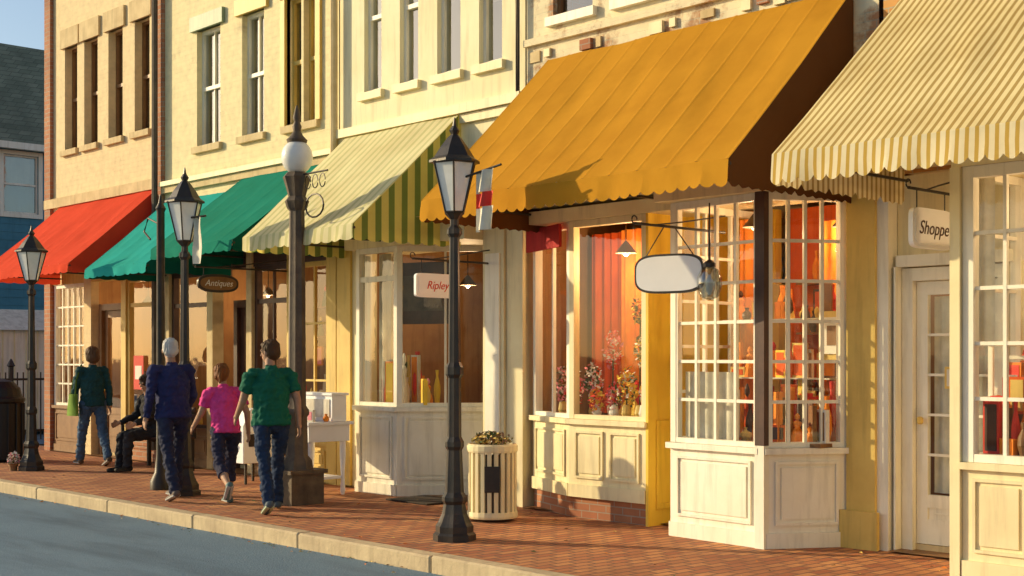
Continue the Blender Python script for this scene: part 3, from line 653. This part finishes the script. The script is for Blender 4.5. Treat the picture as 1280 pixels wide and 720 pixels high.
for dx in (-.6,.6):
    for dy in (-.2,.2): mb.box(bcx+dx-.025,bcx+dx+.025,bcy+dy-.025,bcy+dy+.025,0,.43,'iron')
    mb.box(bcx+dx-.025,bcx+dx+.025,bcy+.2,bcy+.25,.43,.85,'iron'); mb.box(bcx+dx-.02,bcx+dx+.02,bcy-.22,bcy+.2,.62,.65,'iron'); mb.box(bcx+dx-.02,bcx+dx+.02,bcy-.22,bcy-.18,.44,.62,'iron')
for k in range(5): mb.box(bcx-.7,bcx+.7,bcy-.24+k*.09,bcy-.17+k*.09,.432,.458,'darkwood')
for k in range(4): mb.box(bcx-.7,bcx+.7,bcy+.18,bcy+.199,.52+k*.09,.58+k*.09,'darkwood')
mb.obj('bench',E,bevel=.004)
def newsbox(x,y,w,h,mm):
    E=empty('newspaper_box',(x,y,0)); mb=MB()
    for dx in (-w/2+.03,w/2-.03):
        for dy in (-.15,.15): mb.box(x+dx-.015,x+dx+.015,y+dy-.015,y+dy+.015,0,.25,'iron')
    mb.box(x-w/2,x+w/2,y-.2,y+.2,.25,h-.2,mm)
    mb.add([(x-w/2,y-.2,h-.199),(x+w/2,y-.2,h-.199),(x+w/2,y+.2,h-.199),(x-w/2,y+.2,h-.199),(x-w/2,y-.1,h),(x+w/2,y-.1,h),(x+w/2,y+.2,h),(x-w/2,y+.2,h)],[(0,1,5,4),(1,2,6,5),(2,3,7,6),(3,0,4,7),(4,5,6,7)],mm)
    mb.box(x-w/2+.05,x+w/2-.05,y-.215,y-.201,.5,h-.26,'dark'); mb.box(x+w/2+.001,x+w/2+.012,y-.13,y+.13,.45,h-.3,'dark'); mb.box(x-.05,x+.05,y-.24,y-.215,.44,.47,'iron')
    mb.obj('cabinet',E,bevel=.008)
newsbox(-13.9,8.6,.38,.9,'signwhite')
tx,ty=-12.3,8.4; E=empty('display_table',(tx,ty,0)); mb=MB()
for dx in (-.3,.3):
    for dy in (-.22,.22): mb.lathe([(.02,0),(.03,.05),(.02,.2),(.035,.45),(.035,.6)],tx+dx,ty+dy,'signwhite',10)
mb.box(tx-.36,tx+.36,ty-.27,ty+.27,.6,.78,'signwhite'); mb.box(tx-.4,tx+.4,ty-.3,ty+.3,.782,.815,'signwhite')
mb.box(tx-.34,tx+.34,ty+.05,ty+.24,.817,1.1,'signwhite'); mb.box(tx-.36,tx+.36,ty+.03,ty+.26,1.102,1.13,'signwhite'); mb.box(tx-.3,tx+.3,ty+.04,ty+.049,.86,1.06,'curtain')
mb.box(tx-.3,tx+.3,ty-.2,ty+.2,.18,.21,'signwhite'); goods(mb,tx-.3,tx+.3,ty-.2,ty,.816,6,33,.16); mb.obj('table',E,bevel=.006)
mb=MB(); mb.box(-11.2,-10.5,8.6,9.1,.004,.02,'dark'); mb.obj('door_mat',bevel=.004)

# ================================================================ GROUND
mb=MB(); M['earth']=mat('ground_earth',(.16,.14,.1),.95)
def asphalt():
    m,nt,out=new_mat('asphalt'); p=N(nt,'ShaderNodeBsdfPrincipled',Roughness=.7); v=coords(nt)
    c=mixc(nt,ramp(nt,noisetex(nt,v,.6,6),.3,.7),(.08,.15,.22),(.13,.22,.30))
    c=mixc(nt,ramp(nt,noisetex(nt,v,90,2),.5,.75),c,(.21,.30,.37))
    v2=coords(nt,(.3,1.6,1)); c=mixc(nt,ramp(nt,noisetex(nt,v2,.8),.5,.68),c,(.06,.11,.16))
    nt.links.new(c,p.inputs['Base Color']); b=N(nt,'ShaderNodeBump'); b.inputs['Strength'].default_value=.6; b.inputs['Distance'].default_value=.01
    nt.links.new(noisetex(nt,v,70,3),b.inputs['Height']); nt.links.new(b.outputs[0],p.inputs['Normal']); nt.links.new(p.outputs[0],out.inputs[0]); return m
M['asphalt']=asphalt()
M['paver']=brick_mat('brick_paving',(.40,.12,.045),(.66,.29,.10),(.18,.10,.06),.2,.1,False,ms=.011,dk=.55)
mb.quad((-600,-600,-.14),(600,-600,-.14),(600,600,-.14),(-600,600,-.14),'earth'); mb.obj('ground',recalc=False)
mb=MB(); mb.quad((-300,-6,-.125),(300,-6,-.125),(300,6.45,-.125),(-300,6.45,-.125),'asphalt'); mb.quad((-31,6.45,-.125),(-24.5,6.45,-.125),(-24.5,60,-.125),(-31,60,-.125),'asphalt'); mb.obj('road',recalc=False)
mb=MB(); rd=random.Random(5); x=-24.0
while x<30:
    L=1.8; mb.box(x+.004,x+L-.004,6.42+rd.uniform(-.004,.004),6.58,-.14,0.006+rd.uniform(-.004,.004),'kerb'); x+=L
mb.obj('kerb',bevel=.015)
mb=MB(); mb.box(-24.2,30,6.582,9.6,-.13,0,'paver'); mb.obj('brick_pavement')
mb=MB(); mb.box(-60,30,-9,-6,-.13,0,'paver'); mb.obj('pavement')
mb=MB(); rd=random.Random(12)
for i in range(420):
    x=rd.uniform(-22,-3); y=6.40-abs(rd.gauss(0,.09)) if rd.random()<.6 else rd.uniform(6.6,9.0); z=-.118 if y<6.42 else .006
    s=rd.uniform(.01,.028); a=rd.uniform(0,6.28); ca,sa=math.cos(a)*s,math.sin(a)*s
    mb.add([(x-ca,y-sa,z),(x+sa*.5,y-ca*.5,z+s*.4),(x+ca,y+sa,z+.002),(x-sa*.5,y+ca*.5,z+s*.2)],[(0,1,2,3)],rd.choice(['brownwood','ochre','leaf','orange']))
mb.obj('fallen_leaves',recalc=False)

E=empty('tree',(-40,15,0)); mb=MB(); tx,ty=-40,15
mb.tube([(tx,ty,0),(tx+.1,ty,3),(tx,ty+.2,6),(tx+.3,ty,9)],[.35,.27,.2,.1],'bark')
rd=random.Random(4)
for k in range(14):
    a=rd.uniform(0,6.28); z=rd.uniform(4,9); r=rd.uniform(1.2,2.6)
    e=(tx+math.cos(a)*r,ty+math.sin(a)*r,z+1.8); mb.tube([(tx,ty,z),((tx+e[0])/2,(ty+e[1])/2,z+1.1),e],[.1,.07,.02],'bark',6)
    leaves(mb,e[0],e[1],e[2],1.1,1.1,.9,300,['leaf'],.12,k)
mb.obj('trunk_and_crown',E,recalc=False)

# ================================================================ PEOPLE
def pmat(n,c,r=.85): return mat(n,c,r,tuple(x*.7 for x in c),9,.25,90,0,False,spec=.2)
skin=pmat('skin',(.52,.30,.19),.55)
def person(name,loc,phi,H,col,pose,hair='short',sleeve='long',pants='long',female=False,headyaw=0,bag=None,sink=0):
    bones=[]
    lean=R(pose.get('lean',3)); PZ=.93
    def up(p):
        x,y,z=p; dz=z-PZ; return Vector((x,y*math.cos(lean)+dz*math.sin(lean),PZ-y*math.sin(lean)+dz*math.cos(lean)))
    def add(a,b,ra,rb,m,cap=None): bones.append((Vector(a),Vector(b),ra,rb,m,cap))
    sw=.175 if female else .2
    for s,key in ((-1,'L'),(1,'R')):
        h,kn=[R(v) for v in pose['leg'+key]]
        hip=Vector((s*.095,0,.90)); d=Vector((s*.02,math.sin(h),-math.cos(h))); knee=hip+d*.43
        d2=Vector((0,math.sin(h-kn),-math.cos(h-kn))); ank=knee+d2*.40
        add(hip,knee,(.095,.104),(.066,.07),'pants')
        if pants=='long':
            add(knee,ank,(.066,.07),(.058,.064),'pants')
        else:
            mid=knee+d2*.2; add(knee,mid,(.066,.07),(.066,.068),'pants',.01); add(mid,ank,(.048,.052),(.032,.036),'skin')
        fp=R(pose.get('foot'+key,0)); f=Vector((0,math.cos(fp),math.sin(fp))); dn=Vector((0,math.sin(fp),-math.cos(fp)))
        heel=ank-f*.04+dn*.045; toe=ank+f*.16+dn*.055
        add(ank+dn*.02,heel,(.038,.042),(.042,.038),'shoe'); add(heel,toe,(.041,.038),(.046,.028),'shoe'); add(heel+dn*.022,toe+dn*.01,(.045,.016),(.051,.016),'sole')
    w=.165 if not female else .15
    add((0,0,.90),(0,0,.97),(.168,.12),(.158,.115),'pants')
    add(up((0,-.005,.87)),up((0,0,1.05)),(w+.032,.142),(w+.012,.13),'shirt',.02)
    add(up((0,0,1.05)),up((0,-.005,1.25)),(w+.012,.13),(w+.03,.135),'shirt')
    add(up((0,-.005,1.25)),up((0,-.005,1.35)),(w+.03,.135),(w,.095),'shirt')
    add(up((-sw+.02,-.005,1.375)),up((sw-.02,-.005,1.375)),(.06,.064),(.06,.064),'shirt')
    add(up((0,0,1.36)),up((0,.0,1.43)),(.08,.07),(.062,.06),'shirt')
    add(up((0,0,1.40)),up((0,.015,1.52)),(.053,.056),(.05,.054),'skin')
    for s,key in ((-1,'L'),(1,'R')):
        a,e,o=[R(v) for v in pose['arm'+key]]
        sh=up((s*sw,0,1.375)); d=Vector((s*math.sin(o),math.sin(a)*math.cos(o),-math.cos(a)*math.cos(o))); el=sh+d*.275
        d2=Vector((s*math.sin(o)*.4,math.sin(a+e),-math.cos(a+e))).normalized(); wr=el+d2*.245
        if sleeve=='long':
            add(sh,el,(.064,.068),(.052,.054),'shirt'); add(el,wr-d2*.015,(.052,.054),(.04,.042),'shirt',.01)
        else:
            m_=sh+d*.18; add(sh,m_,(.067,.071),(.068,.07),'shirt',.01); add(m_-d*.02,el,(.044,.046),(.039,.041),'skin'); add(el,wr,(.039,.041),(.025,.028),'skin')
        fwd=Vector((0,1,0)); fwd=(fwd-d2*fwd.dot(d2)).normalized()
        add(wr,wr+d2*.02,(.025,.025),(.03,.022),'skin')
        for q in range(4):
            off=fwd*(.032-.0215*q); b0=wr+d2*.02+off*.6; b1=wr+d2*.085+off
            add(b0,b1,(.013,.013),(.0115,.0115),'skin')
            ln=[.043,.048,.045,.035][q]
            inn=Vector((-s,0,0)); k1=(d2+inn*.25).normalized(); k2=(d2+inn*.75).normalized()
            j1=b1+k1*ln*.55; j2=j1+k2*ln*.6
            add(b1,j1,(.0095,.0095),(.0085,.0085),'skin'); add(j1,j2,(.0085,.0085),(.007,.007),'skin')
        tb=wr+d2*.025+fwd*.022; t1=tb+(d2*.6+fwd*.75).normalized()*.035; t2=t1+(d2*.95+fwd*.25).normalized()*.028
        add(tb,t1,(.0125,.0125),(.0105,.0105),'skin'); add(t1,t2,(.0105,.0105),(.008,.008),'skin')
    hc=up((0,.02,1.60)); yaw=R(headyaw); Rz=Matrix.Rotation(yaw,3,'Z'); pit=Matrix.Rotation(-R(pose.get('nod',4)),3,'X')
    def hd(x,y,z): return hc+Rz@(pit@Vector((x,y,z)))
    E_=.002
    def ell(c,rx,ry,rz,m): add(hd(c[0],c[1],c[2]-E_),hd(c[0],c[1],c[2]+E_),(rx,ry),(rx,ry),m,rz)
    ell((0,-.005,.02),.074,.092,.09,'skin'); ell((0,.022,-.035),.056,.062,.072,'skin'); ell((0,.055,-.075),.026,.025,.022,'skin')
    add(hd(0,.086,.01),hd(0,.103,-.022),(.008,.008),(.013,.011),'skin')
    for s in (-1,1): ell((s*.078,-.002,-.008),.009,.018,.03,'skin'); ell((s*.03,.075,.026),.022,.012,.008,'skin')
    ell((0,.083,-.048),.024,.009,.006,'lip')
    if hair=='short':
        ell((0,-.018,.035),.086,.097,.094,'hair'); ell((0,-.045,-.015),.078,.066,.074,'hair'); ell((.0,.035,.075),.06,.05,.035,'hair')
    elif hair=='bob':
        ell((0,-.018,.035),.093,.103,.1,'hair'); ell((0,-.04,-.03),.092,.08,.095,'hair'); ell((0,.03,.08),.062,.055,.035,'hair'); ell((-.07,0,-.03),.028,.042,.065,'hair'); ell((.07,0,-.03),.028,.042,.065,'hair')
    elif hair=='pony':
        ell((0,-.018,.035),.092,.102,.099,'hair'); ell((0,-.04,-.02),.088,.076,.085,'hair'); ell((0,.035,.075),.06,.05,.035,'hair'); ell((0,-.12,.02),.035,.04,.04,'hair'); add(hd(0,-.13,.0),hd(0,-.12,-.13),(.034,.03),(.015,.015),'hair')
    SEG=16; V=[];Fc=[]; FR=[]
    for a,b,ra,rb,m,cap in bones:
        ax=b-a; ln=ax.length; ax=ax.normalized(); X=Vector((1,0,0))
        if m in('hair','skin','lip') and cap and cap>0: X=Rz@X
        X=X-ax*X.dot(ax)
        X = X.normalized() if X.length>.3 else (Vector((0,0,1))-ax*ax.z).normalized()
        Yv=ax.cross(X); ca=cap if cap else min(ra); cb=cap if cap else min(rb); FR.append((X,Yv,ax,ca,cb))
        rings=[]
        for k in (0,.35,.65,.85): ph=(1-k)*math.pi/2; rings.append((a-ax*ca*math.sin(ph),ra[0]*max(.02,math.cos(ph)),ra[1]*max(.02,math.cos(ph))))
        rings.append((a,ra[0],ra[1])); rings.append((b,rb[0],rb[1]))
        for k in (.85,.65,.35,0): ph=(1-k)*math.pi/2; rings.append((b+ax*cb*math.sin(ph),rb[0]*max(.02,math.cos(ph)),rb[1]*max(.02,math.cos(ph))))
        o=len(V)
        for c,rx,ry in rings:
            for k in range(SEG):
                t=2*math.pi*k/SEG; V.append(c+X*rx*math.cos(t)+Yv*ry*math.sin(t))
        for i in range(len(rings)-1):
            for k in range(SEG):
                k2=(k+1)%SEG; Fc.append((o+i*SEG+k,o+i*SEG+k2,o+(i+1)*SEG+k2,o+(i+1)*SEG+k))
        Fc.append(tuple(o+k for k in reversed(range(SEG)))); Fc.append(tuple(o+(len(rings)-1)*SEG+k for k in range(SEG)))
    me=bpy.data.meshes.new('tmp'); me.from_pydata([tuple(v) for v in V],[],Fc); ob=bpy.data.objects.new('tmp',me); scene.collection.objects.link(ob)
    r=ob.modifiers.new('r','REMESH'); r.mode='VOXEL'; r.voxel_size=.0062
    s_=ob.modifiers.new('s','SMOOTH'); s_.factor=.5; s_.iterations=3
    dg=bpy.context.evaluated_depsgraph_get(); me2=bpy.data.meshes.new_from_object(ob.evaluated_get(dg)); bpy.data.objects.remove(ob)
    nv=len(me2.vertices); co=np.empty(nv*3); me2.vertices.foreach_get('co',co); co=co.reshape(-1,3)
    names=['skin','shirt','pants','shoe','sole','hair','lip']
    def metric(P):
        best=np.full(len(P),1e9); idx=np.zeros(len(P),int)
        for (a,b,ra,rb,m,cap),(X,Yv,ax,ca,cb) in zip(bones,FR):
            a_=np.array(a); axn=np.array(ax); ln=(b-a).length; rel=P-a_; al=rel@axn; tt=np.clip(al/ln,0,1)
            rx=ra[0]+(rb[0]-ra[0])*tt; ry=ra[1]+(rb[1]-ra[1])*tt; over=np.where(al<0,al/ca,np.where(al>ln,(al-ln)/cb,0))
            q=np.sqrt((rel@np.array(X)/rx)**2+(rel@np.array(Yv)/ry)**2+over**2); d=(q-1)*np.minimum(rx,ry)
            if m=='hair': d=d-.003
            mk=d<best; best[mk]=d[mk]; idx[mk]=names.index(m)
        return idx
    vi=metric(co)
    no=np.empty(nv*3); me2.vertices.foreach_get('normal',no); no=no.reshape(-1,3)
    for i in range(nv):
        k=vi[i]
        if k in(1,2):
            p=co[i]; n_=noise.noise(Vector((p[0]*9,p[1]*9,p[2]*14+H*7)))*.016+noise.noise(Vector((p[0]*22+p[2]*15,p[1]*22,p[2]*26-p[0]*14+H)))*.012
            co[i]+=no[i]*n_
        elif k==5:
            p=co[i]; co[i]+=no[i]*(noise.noise(Vector((p[0]*60,p[1]*60,p[2]*18)))*.009+noise.noise(Vector(p)*14)*.009)
    nf=len(me2.polygons); fc=np.empty(nf*3); me2.polygons.foreach_get('center',fc); fi=metric(fc.reshape(-1,3))
    zmin=co[:,2].min(); co[:,2]-=zmin; sc=H/1.72
    me2.vertices.foreach_set('co',(co*sc).ravel())
    me2.materials.clear()
    mats={'skin':skin,'shirt':pmat(name+'_shirt',col['shirt']),'pants':pmat(name+'_trousers',col['pants']),'shoe':pmat(name+'_shoes',col['shoe'],.6),'sole':pmat(name+'_soles',col.get('sole',(.5,.5,.48)),.7),'hair':pmat(name+'_hair',col['hair'],.6),'lip':pmat('lips',(.45,.16,.12),.5)}
    for k in names: me2.materials.append(mats[k])
    me2.polygons.foreach_set('material_index',fi.astype(int)); me2.polygons.foreach_set('use_smooth',[True]*nf); me2.update()
    E=empty(name,loc); E.rotation_euler=(0,0,phi)
    body=bpy.data.objects.new('body',me2); scene.collection.objects.link(body); body.parent=E
    mb=MB()
    for s in (-1,1):
        c=hd(s*.03,.082,.012); c=Vector((c.x,c.y,c.z-zmin))*sc
        mb.lathe([(.011*math.sin(math.pi*max(.08,min(.92,i/6))),c.z-.008*math.cos(math.pi*i/6)) for i in range(7)],c.x,c.y,'dark',10)
    o=mb.obj('eyes',None,True); o.parent=E
    if bag:
        mb=MB(); bx,by,bz=bag[0]
        vs=[];fs=[];n=14
        for i in range(7):
            v=i/6; zz=bz-.15+.3*v
            for k in range(n):
                a=2*math.pi*k/n; rr=1-.25*v+.05*math.sin(3*a+v*4); vs.append((bx+.065*rr*math.cos(a),by+.16*rr*math.sin(a),zz))
        for i in range(6):
            for k in range(n): fs.append((i*n+k,i*n+(k+1)%n,(i+1)*n+(k+1)%n,(i+1)*n+k))
        fs.append(tuple(range(n))); fs.append(tuple(6*n+k for k in range(n))); mb.add(vs,fs,pmat('bag_cloth',bag[1]))
        mb.tube([(bx,by-.09,bz+.13),(bx*.9,by-.06,bz+.35),(bag[2][0],bag[2][1],bag[2][2]),(bx*.9,by+.07,bz+.35),(bx,by+.09,bz+.13)],.011,pmat('bag_strap',tuple(q*.6 for q in bag[1])))
        o=mb.obj('shoulder_bag',None,True); o.parent=E
    return E
person('woman_in_dark_green',(-17.6,8.35,0),R(84),1.68,dict(shirt=(.025,.085,.09),pants=(.08,.14,.23),shoe=(.12,.08,.05),hair=(.16,.08,.04)),
  dict(legL=(20,6),legR=(-16,16),footR=-22,armL=(14,18,10),armR=(-12,15,10)),hair='bob',female=True,headyaw=20,bag=((-.27,.03,.86),(.2,.34,.05),(-.16,0,1.42)))
person('man_in_navy_jacket',(-12.8,6.98,0),R(84),1.72,dict(shirt=(.03,.035,.11),pants=(.03,.035,.07),shoe=(.16,.12,.1),hair=(.6,.58,.54)),
  dict(legL=(-15,10),legR=(16,6),footL=-18,armL=(-10,25,12),armR=(12,35,12),lean=6,nod=14),headyaw=-10)
person('woman_in_pink',(-12.0,7.14,0),R(76),1.48,dict(shirt=(.85,.07,.30),pants=(.035,.035,.07),shoe=(.12,.2,.2),hair=(.22,.075,.02)),
  dict(legL=(-14,48),legR=(18,8),footL=-52,armL=(5,45,20),armR=(-18,30,20),lean=12,nod=14),hair='pony',sleeve='short',pants='capri',female=True,headyaw=-25)
person('man_in_green_shirt',(-11.12,7.13,0),R(70),1.70,dict(shirt=(.010,.13,.075),pants=(.02,.04,.09),shoe=(.10,.13,.15),hair=(.09,.045,.02),sole=(.5,.6,.4)),
  dict(legL=(-18,12),legR=(20,10),footL=-24,armL=(10,40,14),armR=(-14,18,12),lean=5,nod=8),sleeve='short',headyaw=42)
person('seated_person_in_black',(-16.35,8.62,0),R(180),1.66,dict(shirt=(.03,.028,.03),pants=(.03,.03,.035),shoe=(.03,.025,.02),hair=(.05,.03,.02),sole=(.05,.05,.05)),
  dict(legL=(86,84),legR=(84,80),armL=(22,50,8),armR=(22,50,8),lean=8,nod=15),hair='bob',female=True,headyaw=10)

# ================================================================ LIGHT, WORLD, CAMERA
el=R(17.5); sx,sy=-1.0,-.60; h=math.hypot(sx,sy)
sd=Vector((sx/h*math.cos(el),sy/h*math.cos(el),math.sin(el)))
l=bpy.data.lights.new('sun','SUN'); l.energy=5.0; l.angle=R(.5); l.color=(1,.80,.47)
o=bpy.data.objects.new('sun',l); scene.collection.objects.link(o); o.rotation_euler=sd.to_track_quat('Z','Y').to_euler(); o.location=(-20,-20,20)
w=bpy.data.worlds.new('World'); scene.world=w; w.use_nodes=True; nt=w.node_tree; bg=nt.nodes['Background']
sk=nt.nodes.new('ShaderNodeTexSky'); sk.sky_type='NISHITA'; sk.sun_disc=False; sk.sun_elevation=el; sk.sun_rotation=math.atan2(sx,sy)
nt.links.new(sk.outputs[0],bg.inputs[0]); bg.inputs[1].default_value=.15
cam=bpy.data.cameras.new('camera'); cam.sensor_width=36; cam.lens=46.4; cam.shift_y=.068; cam.clip_end=2000
co=bpy.data.objects.new('camera',cam); scene.collection.objects.link(co); co.location=(0,0,1.52); co.rotation_euler=(R(90),0,R(47)); scene.camera=co
scene.view_settings.view_transform='Standard'; scene.view_settings.look='None'; scene.view_settings.exposure=0
